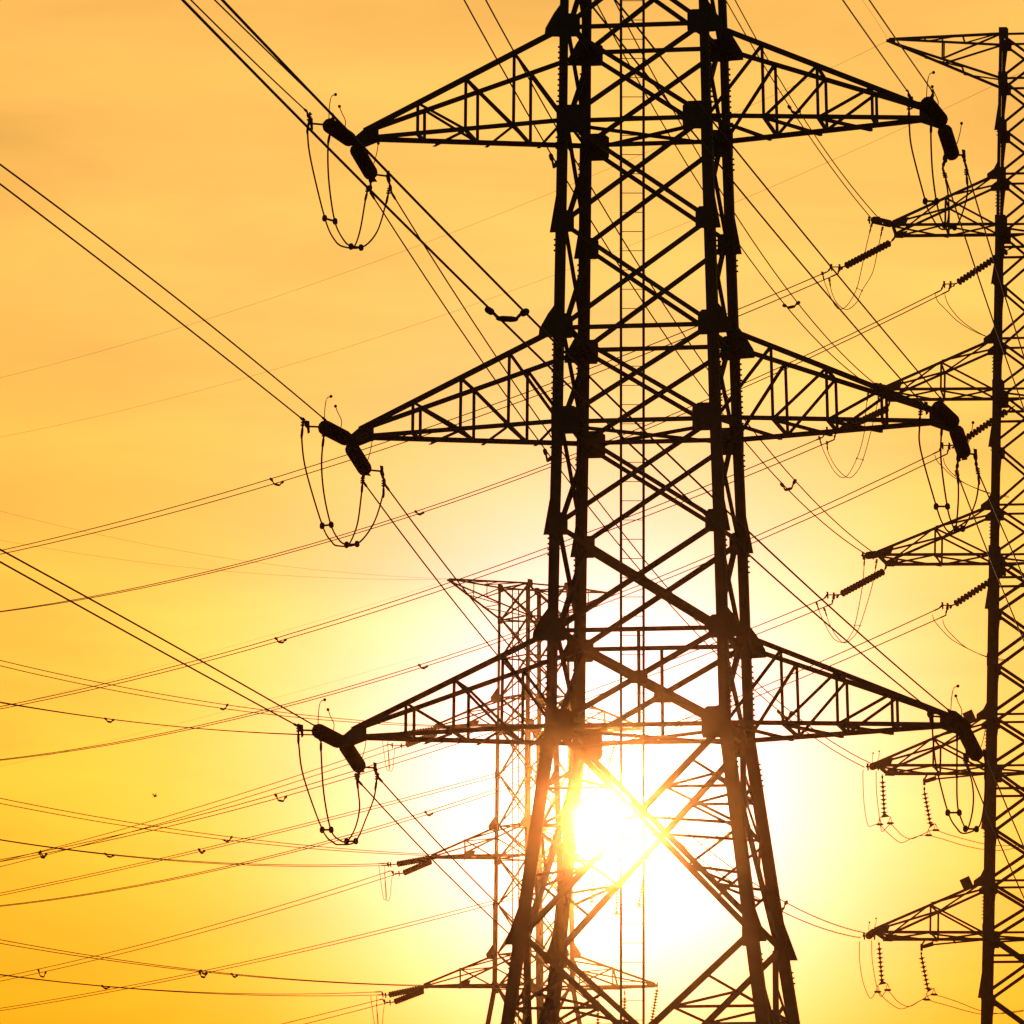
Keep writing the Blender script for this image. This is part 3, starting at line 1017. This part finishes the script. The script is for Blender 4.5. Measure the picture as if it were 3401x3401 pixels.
LB2 = [
    ('topmost', (3345, 832), (3182, 938), [(3125, 964), (3084, 983), (2851, 1099), (2672, 1185), (2462, 1278), (1830, 1541), (1379, 1699), (1000, 1813), (466, 1950), (0, 2031)],
     [(3151, 965), (2861, 1110), (2643, 1213), (2467, 1291), (1830, 1552), (1407, 1702), (1000, 1822), (466, 1952), (0, 2033)], 455, [((1380, 1698), (1409, 1702))]),
    ('second', (3345, 1365), (3182, 1474), [(3118, 1498), (2726, 1685), (2493, 1791), (2166, 1930), (1948, 2005), (1785, 2078), (1400, 2208), (900, 2350), (626, 2416), (176, 2499), (0, 2523)],
     [(3146, 1506), (2706, 1719), (2485, 1814), (1948, 2028), (1752, 2098), (1400, 2221), (900, 2357), (626, 2418), (0, 2526)], 470, [((1392, 2210), (1415, 2217))]),
    ('third', (3340, 1898), (3172, 2006), [(3120, 2019), (3094, 2037), (2892, 2127), (2732, 2197), (2509, 2285), (1656, 2618), (1438, 2693), (900, 2842), (466, 2934), (0, 3008)],
     [(3141, 2042), (2861, 2169), (2690, 2249), (2506, 2319), (1656, 2630), (1000, 2821), (466, 2940), (0, 3011)], 495, [((1413, 2700), (1440, 2704))]),
]
for nm, s0, s1, w1, w2, Y1, sp in LB2:
    p0, p1 = UP(*s0, DB + 1.0), UP(*s1, DB + 3.2)
    tip = p0 + (p0 - p1).normalized() * .5
    yl = DB + 3.7
    string(f'scalloped disc string leaving the body of the edge pylon below its {nm} arm', tip, p0, p1, 15, DISC_MID, 'slanting strings of the edge pylon', yoke=(UP(*w1[0], yl), UP(*w2[0], yl)))
    conductor_pair(f'conductor pair sloping left from the edge pylon body below its {nm} arm', w1, w2, yl, Y1, sp, r=.0235, ext=.08)
# two more circuits crossing behind the big pylon
conductor_pair('fine conductor pair crossing behind the big pylon just below its lower left string', [(2500, 2322), (1780, 2531), (1656, 2557), (1000, 2740), (668, 2827), (0, 2966)], [(2500, 2340), (1656, 2566), (1000, 2749), (680, 2833), (0, 2974)], 352, 430,
               [((660, 2825), (682, 2832))], r=.0195, clamp=False, ext=.08)
conductor_pair('lowest fine conductor pair crossing behind the big pylon to the bottom left', [(2500, 2740), (1650, 2988), (1200, 3105), (1000, 3151), (674, 3226), (404, 3278), (0, 3349)], [(2500, 2755), (1650, 2998), (1200, 3115), (1000, 3161), (690, 3233), (0, 3357)], 352, 449,
               [((665, 3228), (688, 3233))], r=.0195, clamp=False, ext=.08)

# jumpers of pylon B
JB = [
    ('topmost', [(2894, 750), (2878, 815), (2862, 890), (2846, 957), (2820, 1006), (2795, 1027), (2773, 1014), (2744, 952), (2732, 910)], [(2930, 762), (2915, 830), (2898, 905), (2863, 965), (2846, 1003), (2814, 1028), (2783, 1011), (2763, 972), (2755, 931)], [((2846, 957), (2863, 965))]),
    ('second', [(2883, 1309), (2874, 1377), (2869, 1444), (2846, 1522), (2809, 1584), (2773, 1568), (2737, 1501), (2722, 1457)], [(2918, 1320), (2900, 1403), (2866, 1527), (2840, 1574), (2814, 1586), (2778, 1553), (2752, 1506), (2747, 1473)], [((2846, 1522), (2866, 1527))]),
    ('third', [(2871, 1855), (2864, 1949), (2840, 2073), (2825, 2109), (2804, 2133), (2768, 2120), (2732, 2057), (2713, 2006)], [(2911, 1866), (2897, 1944), (2856, 2078), (2830, 2120), (2799, 2134), (2763, 2089), (2739, 2026)], [((2838, 2076), (2856, 2078))]),
]
for nm, j1, j2, sp in JB:
    jumper_pair(f'slim double jumper loop under the {nm} arm of the pylon at the edge', j1, j2, DB - 5.2, DB + 4.6, sp, r=.018, size=.45)
JB2 = [
    ('topmost', [(3107, 978), (3114, 1000), (3135, 1022), (3190, 1074), (3276, 1118), (3350, 1132)], [(3138, 978), (3146, 1004), (3166, 1035), (3205, 1075), (3276, 1117), (3350, 1128)]),
    ('second', [(3105, 1511), (3112, 1530), (3130, 1550), (3177, 1591), (3281, 1638), (3350, 1652)], [(3133, 1522), (3140, 1545), (3160, 1570), (3205, 1605), (3281, 1635), (3350, 1648)]),
    ('third', [(3097, 2042), (3104, 2062), (3125, 2088), (3170, 2130), (3276, 2182), (3350, 2196)], [(3131, 2058), (3138, 2080), (3158, 2105), (3208, 2150), (3276, 2180), (3350, 2192)]),
]
for nm, j1, j2 in JB2:
    jumper_pair(f'slack double cable curving into the edge pylon body below its {nm} arm', j1, j2, DB + 3.6, DB + 1.0, (), r=.018, sleeves=False)
JB3 = [
    ('fourth', [(2867, 2557), (2866, 2585), (2870, 2671), (2881, 2736), (2893, 2744), (2918, 2737), (2944, 2762), (2990, 2798), (3027, 2785), (3055, 2776), (3084, 2775), (3135, 2788), (3200, 2808), (3266, 2821), (3330, 2824), (3400, 2810)],
     [(2910, 2562), (2911, 2628), (2920, 2708), (2926, 2751), (2933, 2761), (2956, 2738), (2973, 2751), (2998, 2776), (3027, 2786), (3055, 2775), (3092, 2758), (3112, 2759), (3164, 2776), (3269, 2803), (3330, 2809), (3400, 2806)]),
    ('lowest', [(2855, 3127), (2855, 3189), (2866, 3260), (2890, 3315), (2914, 3294), (2943, 3322), (2987, 3350), (3024, 3341), (3061, 3321), (3080, 3321), (3130, 3335), (3257, 3368), (3330, 3364), (3400, 3355)],
     [(2895, 3123), (2897, 3189), (2911, 3273), (2926, 3310), (2948, 3290), (2981, 3326), (3018, 3343), (3052, 3326), (3089, 3305), (3108, 3305), (3177, 3326), (3257, 3357), (3330, 3366), (3400, 3358)]),
]
for nm, j1, j2 in JB3:
    jumper_pair(f'long wavy jumper cable held by two hanging strings under the {nm} arm', j1, j2, DB - 3.5, DB + 5.0, (), r=.017, sleeves=False)
HB = [
    ('outer hanging disc string under the tip of the fourth arm of the edge pylon', (2930, 2572), (2931, 2590), (2937, 2704), (2922, 2738), (2957, 2734), DB + 1.6),
    ('inner slanted disc string under the bracket of the fourth arm of the edge pylon', (3070, 2612), (3070, 2629), (3090, 2738), (3084, 2774), (3108, 2757), DB + 5.0),
    ('outer hanging disc string under the tip of the lowest arm of the edge pylon', (2919, 3128), (2920, 3143), (2929, 3260), (2915, 3294), (2948, 3288), DB + 1.6),
    ('inner slanted disc string under the bracket of the lowest arm of the edge pylon', (3060, 3160), (3060, 3174), (3082, 3288), (3078, 3320), (3102, 3303), DB + 5.0),
]
for lab, tp, a, b_, c1, c2, Y in HB:
    root = string(lab, UP(*tp, Y), UP(*a, Y), UP(*b_, Y), 8, DISC_HANG, 'hanging jumper strings', name='suspension_string')
    A, B, C = UP(*b_, Y), UP(*c1, Y), UP(*c2, Y)
    m = MB()
    up = Vector((0, 0, .3))
    m.plate([A + Vector((0, 0, .06)), B + up, C + up], Vector((0, 1, 0)), .04)
    m.build('yoke_plate', DARK, root)
    for P in (B, C):
        m = MB()
        m.tube([P + up, P + Vector((-.09, 0, 0))], .014, 5)
        m.tube([P + up, P + Vector((.09, 0, 0))], .014, 5)
        m.blob(P - Vector((.17, 0, 0)), P + Vector((.17, 0, 0)), .055)
        m.build('suspension_clamp', DARK, root)

# ================================================================ pylon C
DC = 460.0
yC = [1950, 2056, 2185, 2315, 2420, 2573, 2742, 2850, 3005, 3168, 3278, 3480, 3720, 4020, 4420]
zC = [zpx(y, DC) for y in yC] + [-EYE]
frC = Frame((1772 - CX) * DC / F, DC, math.radians(-35.5), [(-EYE, 6.6), (zpx(3278, DC), 1.62), (zpx(1950, DC), 1.43), (zpx(1900, DC), 1.42)], lean=0.0)
towerC = empty('transmission_tower', frC.axis(-EYE), 'distant lattice pylon seen behind the big one, left of the sun', 'pylon', 'lattice pylons')
body(towerC, frC, sorted(zC), lambda z: 0.19 if z > zpx(2420, DC) else 0.27 if z > zpx(3000, DC) else .34, lambda z: 0.1 if z > zpx(3278, DC) else .14,
     [(zpx(y, DC), .1) for y in (1950, 2056, 2185, 2315, 2420, 2742, 2850, 3168, 3278)],
     [(zpx(y, DC), .36, .45) for y in (1950, 2056, 2573, 2742, 3005, 3168, 2315)] + [(zpx(y, DC), .5, .7) for y in (2420, 2850, 3278)])
for y in (1950, 2056, 2420, 2850, 3278):
    z = zpx(y, DC)
    for P, Q in (((-1, 1), (1, -1)), ((-1, -1), (1, 1))):
        MB().angle(frC.leg(*P, z) - Vector((0, 0, .08)), frC.leg(*Q, z) - Vector((0, 0, .08 if P[1] > 0 else .16)), 0.07, Vector((0, 0, 1))).build('plan_brace', STEEL, towerC)
legsC = [o for o in towerC.children if o.name.startswith('leg')]
i = 0
for su in (-1, 1):
    for sv in (-1, 1):
        lo = legsC[i]
        i += 1
        for y in (2315, 2742, 3168):
            z = zpx(y, DC)
            n = frC.v * sv
            p = [frC.rim(su, sv, z + .6), frC.rim(su, sv, z - .3), frC.rim(su, sv, z - .3) + frC.u * su * .38, frC.rim(su, sv, z - .02) + frC.u * su * .5]
            MB().plate([q - n * .005 for q in p], n, 0.022).build('arm_gusset', STEEL, lo)
        # tied lower legs
yl = DC
x0, x1 = (1702 - CX) * yl / F, (1722.5 - CX) * yl / F
zt = zpx(1960, DC)
ladC = MB().bar(Vector((x0, yl, .3)), Vector((x0, yl, zt + EYE)), .07, .07).build('ladder', STEEL, towerC)
MB().bar(Vector((x1, yl, .3)), Vector((x1, yl, zt + EYE)), .07, .07).build('rail', STEEL, ladC)
rung = MB().bar(Vector((x0, yl, 0)), Vector((x1, yl, 0)), .016).build('rung', STEEL, ladC)
rung.location.z = 1.0
k = 1
while 1.0 + .5 * k < zt + EYE:
    o = rung.copy()
    COL.objects.link(o)
    o.location.z = 1.0 + .5 * k
    k += 1
peak_arm(towerC, frC, -1, UP(1491, 1926, DC - 4.2), zpx(1950, DC), zpx(2056, DC), .1)
peak_arm(towerC, frC, 1, UP(2020, 1972, DC + 4.0), zpx(1950, DC), zpx(2056, DC), .1)
ARMC = {}
for k, (ya, yb, xfar, xnear, rl_) in enumerate(((2315, 2420, 1445, 1560, 5.5), (2742, 2850, 1433, 1547, 6.0), (3168, 3278, 1408, 1531, 6.4)), 1):
    zb, za = zpx(yb, DC), zpx(ya, DC)
    h = frC.hw(zb)
    ln = []
    for sv, xp in ((1, xnear), (-1, xfar)):
        base_ = frC.at(-h, sv * h * .92, zb)
        ln.append((proj(base_)[0] - xp) / F * DC / math.cos(math.radians(35.5)))
    tl, _ = box_arm(towerC, frC, -1, zb, za, ln[0], ln[1], (-.25, -.2), .12)
    tr, _ = box_arm(towerC, frC, 1, zb, za, rl_, rl_ - .6, (.35, .35), .12)
    ARMC[k] = (tl, tr)

# spans and strings of pylon C
SC_ = [
    ('upper', 1, ((1449, 2422), (1330, 2440)), ((1449, 2436), (1350, 2474)),
     ([(1290, 2440), (1190, 2439), (1000, 2438), (621, 2416), (357, 2388), (0, 2331)], [(1300, 2445), (1190, 2442), (1000, 2440), (621, 2418), (0, 2334)], 425, [((349, 2388), (373, 2391))]),
     ([(1293, 2472), (900, 2604), (466, 2737), (181, 2817), (0, 2861)], [(1330, 2480), (900, 2624), (471, 2752), (228, 2820), (0, 2879)], 517, [((135, 2829), (152, 2840))]),
     ([(1449, 2410), (1231, 2391), (1000, 2374), (725, 2338), (362, 2274), (0, 2193)], [(1440, 2413), (1231, 2397), (1000, 2384), (725, 2354), (331, 2284), (0, 2211)], 418, [((753, 2344), (733, 2356))])),
    ('middle', 2, ((1430, 2850), (1320, 2870)), ((1432, 2861), (1342, 2899)),
     ([(1283, 2868), (1000, 2870), (534, 2853), (357, 2838), (0, 2788)], [(1293, 2874), (1000, 2877), (534, 2855), (357, 2840), (0, 2790)], 436, [((350, 2838), (373, 2840))]),
     ([(1298, 2892), (1000, 2988), (306, 3177), (0, 3246)], [(1322, 2901), (1000, 3004), (347, 3180), (0, 3259)], 540, [((129, 3218), (150, 3226))]),
     ([(1432, 2838), (1200, 2820), (1000, 2805), (767, 2782), (461, 2737), (0, 2651)], [(1425, 2842), (1200, 2828), (1000, 2815), (746, 2791), (435, 2746), (0, 2668)], 423, [((768, 2782), (748, 2792))])),
    ('lower', 3, ((1404, 3281), (1293, 3304)), ((1406, 3291), (1312, 3327)),
     ([(1267, 3294), (1000, 3299), (518, 3289), (337, 3275), (0, 3236)], [(1278, 3304), (1000, 3306), (518, 3291), (0, 3238)], 432, [((342, 3275), (362, 3277))]),
     ([(1270, 3318), (1200, 3335), (1000, 3387), (500, 3500), (0, 3600)], [(1292, 3329), (1200, 3352), (1000, 3405), (500, 3520), (0, 3618)], 545, []),
     ([(1400, 3272), (1200, 3266), (1000, 3255), (777, 3234), (311, 3175), (0, 3121)], [(1396, 3275), (1200, 3268), (1000, 3257), (663, 3226), (285, 3180), (0, 3133)], 420, [((770, 3233), (788, 3236)), ((668, 3222), (685, 3228))])),
]
for nm, k, s1, s2, hor, dwn, top in SC_:
    tip = ARMC[k][0][-1]
    Y = tip.y
    for j, (a, b_) in enumerate(((s1, hor), (s2, dwn))):
        w1, w2, Y1, sp = b_
        a, b2 = a
        Ye = Y - 1.6 if j == 0 else Y + 1.6
        p0, p1 = UP(*a, Y - .1 if j == 0 else Y + .1), UP(*b2, Ye)
        lab = f'{"upper" if j == 0 else "lower"} twin disc string at the {nm} left arm of the distant pylon'
        string(lab, tip, p0, p1, 13, DISC_FAR, 'twin strings of the distant pylon', yoke=(UP(*w1[0], Ye), UP(*w2[0], Ye)))
        lab = (f'almost level conductor pair from the {nm} left arm of the distant pylon' if j == 0 else f'conductor pair sloping down left from the {nm} left arm of the distant pylon')
        conductor_pair(lab, w1, w2, Ye, Y1, sp, r=.023, ext=.06, size=1.45)
    w1, w2, Y1, sp = top
    conductor_pair(f'conductor pair rising gently left above the {nm} twin strings of the distant pylon', w1, w2, Y - 1, Y1, sp, r=.023, ext=.06, clamp=False, size=1.45)
    x, y = s1[1]
    j1 = [(x - 62, y + 4), (x - 56, y + 50), (x - 47, y + 110), (x - 40, y + 118), (x - 36, y + 100), (x - 43, y + 30)]
    j2 = [(x - 42, y + 4), (x - 41, y + 60), (x - 38, y + 112), (x - 31, y + 122), (x - 25, y + 110), (x - 20, y + 60), (x - 17, y + 38)]
    jumper_pair(f'small double jumper loop below the {nm} twin strings of the distant pylon', j1, j2, Y - 2, Y + 2, (), r=.018, sleeves=False)
HC = [
    ('upper', 'first', (1956, 2490), (1956, 2600), 12), ('upper', 'second', (2040, 2478), (2012, 2578), 11),
    ('middle', 'first', (1967, 2900), (1966, 2990), 10), ('middle', 'second', (2051, 2915), (2048, 3030), 12), ('middle', 'third', (2142, 2890), (2122, 3005), 12),
    ('lower', 'first', (1986, 3322), (1986, 3430), 11), ('lower', 'second', (2075, 3312), (2073, 3430), 12), ('lower', 'third', (2183, 3285), (2165, 3390), 11),
]
for nm, od, a, b_, cnt in HC:
    Y = DC + {'first': 2.5, 'second': -1.0, 'third': 2.0}[od]
    A, B = UP(*a, Y), UP(*b_, Y)
    root = string(f'{od} hanging disc string under the {nm} right arm of the distant pylon', A + Vector((0, 0, .5)), A, B, cnt, DISC_FAR, 'hanging strings of the distant pylon', name='suspension_string')
    m = MB()
    m.plate([B + Vector((0, 0, .05)), B + Vector((-.26, 0, -.16)), B + Vector((.26, 0, -.16))], Vector((0, 1, 0)), .04)
    m.tube([B + Vector((-.24, 0, -.16)), B + Vector((-.3, 0, -.5))], .02, 5)
    m.tube([B + Vector((.24, 0, -.16)), B + Vector((.3, 0, -.5))], .02, 5)
    m.build('yoke_plate', DARK, root)
jumper_pair('wavy jumper cable through the three hanging strings of the distant pylon', [(1890, 3028), (1920, 3070), (1955, 3095), (1990, 3080), (2040, 3050), (2075, 3056), (2105, 3060), (2125, 3038)], [(1895, 3010), (1930, 3018), (1964, 3012), (2010, 3028), (2045, 3035), (2080, 3030), (2103, 3018)], DC + 3, DC + 1, (), r=.017, sleeves=False)

# ================================================================ thin earth wires
earth_wire('faint earth wire from the pointed top arm of the edge pylon to the left edge', [(2947, 136), (2908, 155), (2447, 373), (2321, 429), (2147, 507), (1965, 584), (1852, 634), (1485, 779), (900, 989), (0, 1255)], DB + .8, 430, r=.007, ext=.05)
earth_wire('second faint earth wire crossing just below the first one', [(3384, 243), (3322, 275), (3131, 365), (3017, 420), (2757, 536), (2439, 673), (2305, 730), (2138, 795), (1961, 868), (1847, 914), (1599, 1000), (0, 1452)], DB + 1.5, 445, r=.007, ext=.05)
earth_wire('faint earth wire coming from overhead to the pointed top arm of the edge pylon', [(2947, 127), (2905, 60), (2864, 0)], DB + .8, 325, r=.006, ext=.3)
earth_wire('upper faint wire from the top arm of the distant pylon to the left edge', [(1485, 1922), (1418, 1919), (900, 1875), (518, 1813), (269, 1764), (0, 1697)], DC - 4.2, 418, r=.0065, ext=.05)
earth_wire('lower faint wire from the top arm of the distant pylon to the left edge', [(1485, 1924), (1262, 1923), (1000, 1915), (694, 1892), (362, 1852), (0, 1794)], DC - 4.2, 430, r=.0065, ext=.05)
earth_wire('faint wire sloping down left from the top arm of the distant pylon', [(1490, 1926), (1262, 2000), (1000, 2079), (621, 2188), (0, 2350)], DC - 4.2, 505, r=.0055, ext=.05)
earth_wire('faint wire sloping down left from behind the body of the distant pylon', [(1719, 2082), (1400, 2175), (1000, 2294), (569, 2411), (0, 2545)], DC + 6, 530, r=.0055, ext=.05)

# ================================================================ the bird
bp = UP(516, 2645, 600)
m = MB()
ax = Vector((.62, .3, .22)).normalized()
Zv = Vector((0, 0, 1))
bird = empty('bird', bp, 'tiny dark bird flying in the open sky among the wires', 'bird')
m.tube([bp - ax * .20, bp - ax * .14, bp - ax * .02, bp + ax * .08, bp + ax * .13, bp + ax * .17], [.012, .03, .05, .04, .03, .006], 8)
for side, vec in ((1, Vector((-.30, -.05, .26))), (-1, Vector((.05, .25, .30)))):
    a, b_, c, d = bp + ax * .07, bp - ax * .07, bp + vec * .55 - ax * .05, bp + vec * 1.0 - ax * .02
    nrm = (c - a).cross(b_ - a)
    m.plate([a, bp + vec * .55 + ax * .06, d, c, b_], nrm, .012)
m.plate([bp - ax * .16 + Vector((0, .02, 0)), bp - ax * .30 + Vector((0, .06, .01)), bp - ax * .30 + Vector((0, -.06, .01)), bp - ax * .16 + Vector((0, -.02, 0))], Zv, .01)
m.build('body', FEATHER, bird)

# ================================================================ haze box added to spread the sun's lens-like glare over the steel
hm = bpy.data.materials.new('glare_haze')
hm.use_nodes = True
t = hm.node_tree
t.nodes.clear()
pv = N(t, 'ShaderNodeVolumePrincipled')
pv.inputs['Color'].default_value = (0.20, 0.098, 0.036, 1)
pv.inputs['Density'].default_value = 1.5e-4
pv.inputs['Anisotropy'].default_value = 0.998
om = N(t, 'ShaderNodeOutputMaterial')
t.links.new(pv.outputs[0], om.inputs['Volume'])
bm = bmesh.new()
bmesh.ops.create_cube(bm, size=1.0)
me = bpy.data.meshes.new('haze')
bm.to_mesh(me)
bm.free()
haze = link('haze', me, hm)
haze.scale = (2 * G + 40, 2 * G + 40, 76)
haze.location = (0, 0, 37)
haze['kind'] = 'stuff'
haze['label'] = 'added orange haze box that spreads sun glare over the steel'
haze.visible_shadow = True
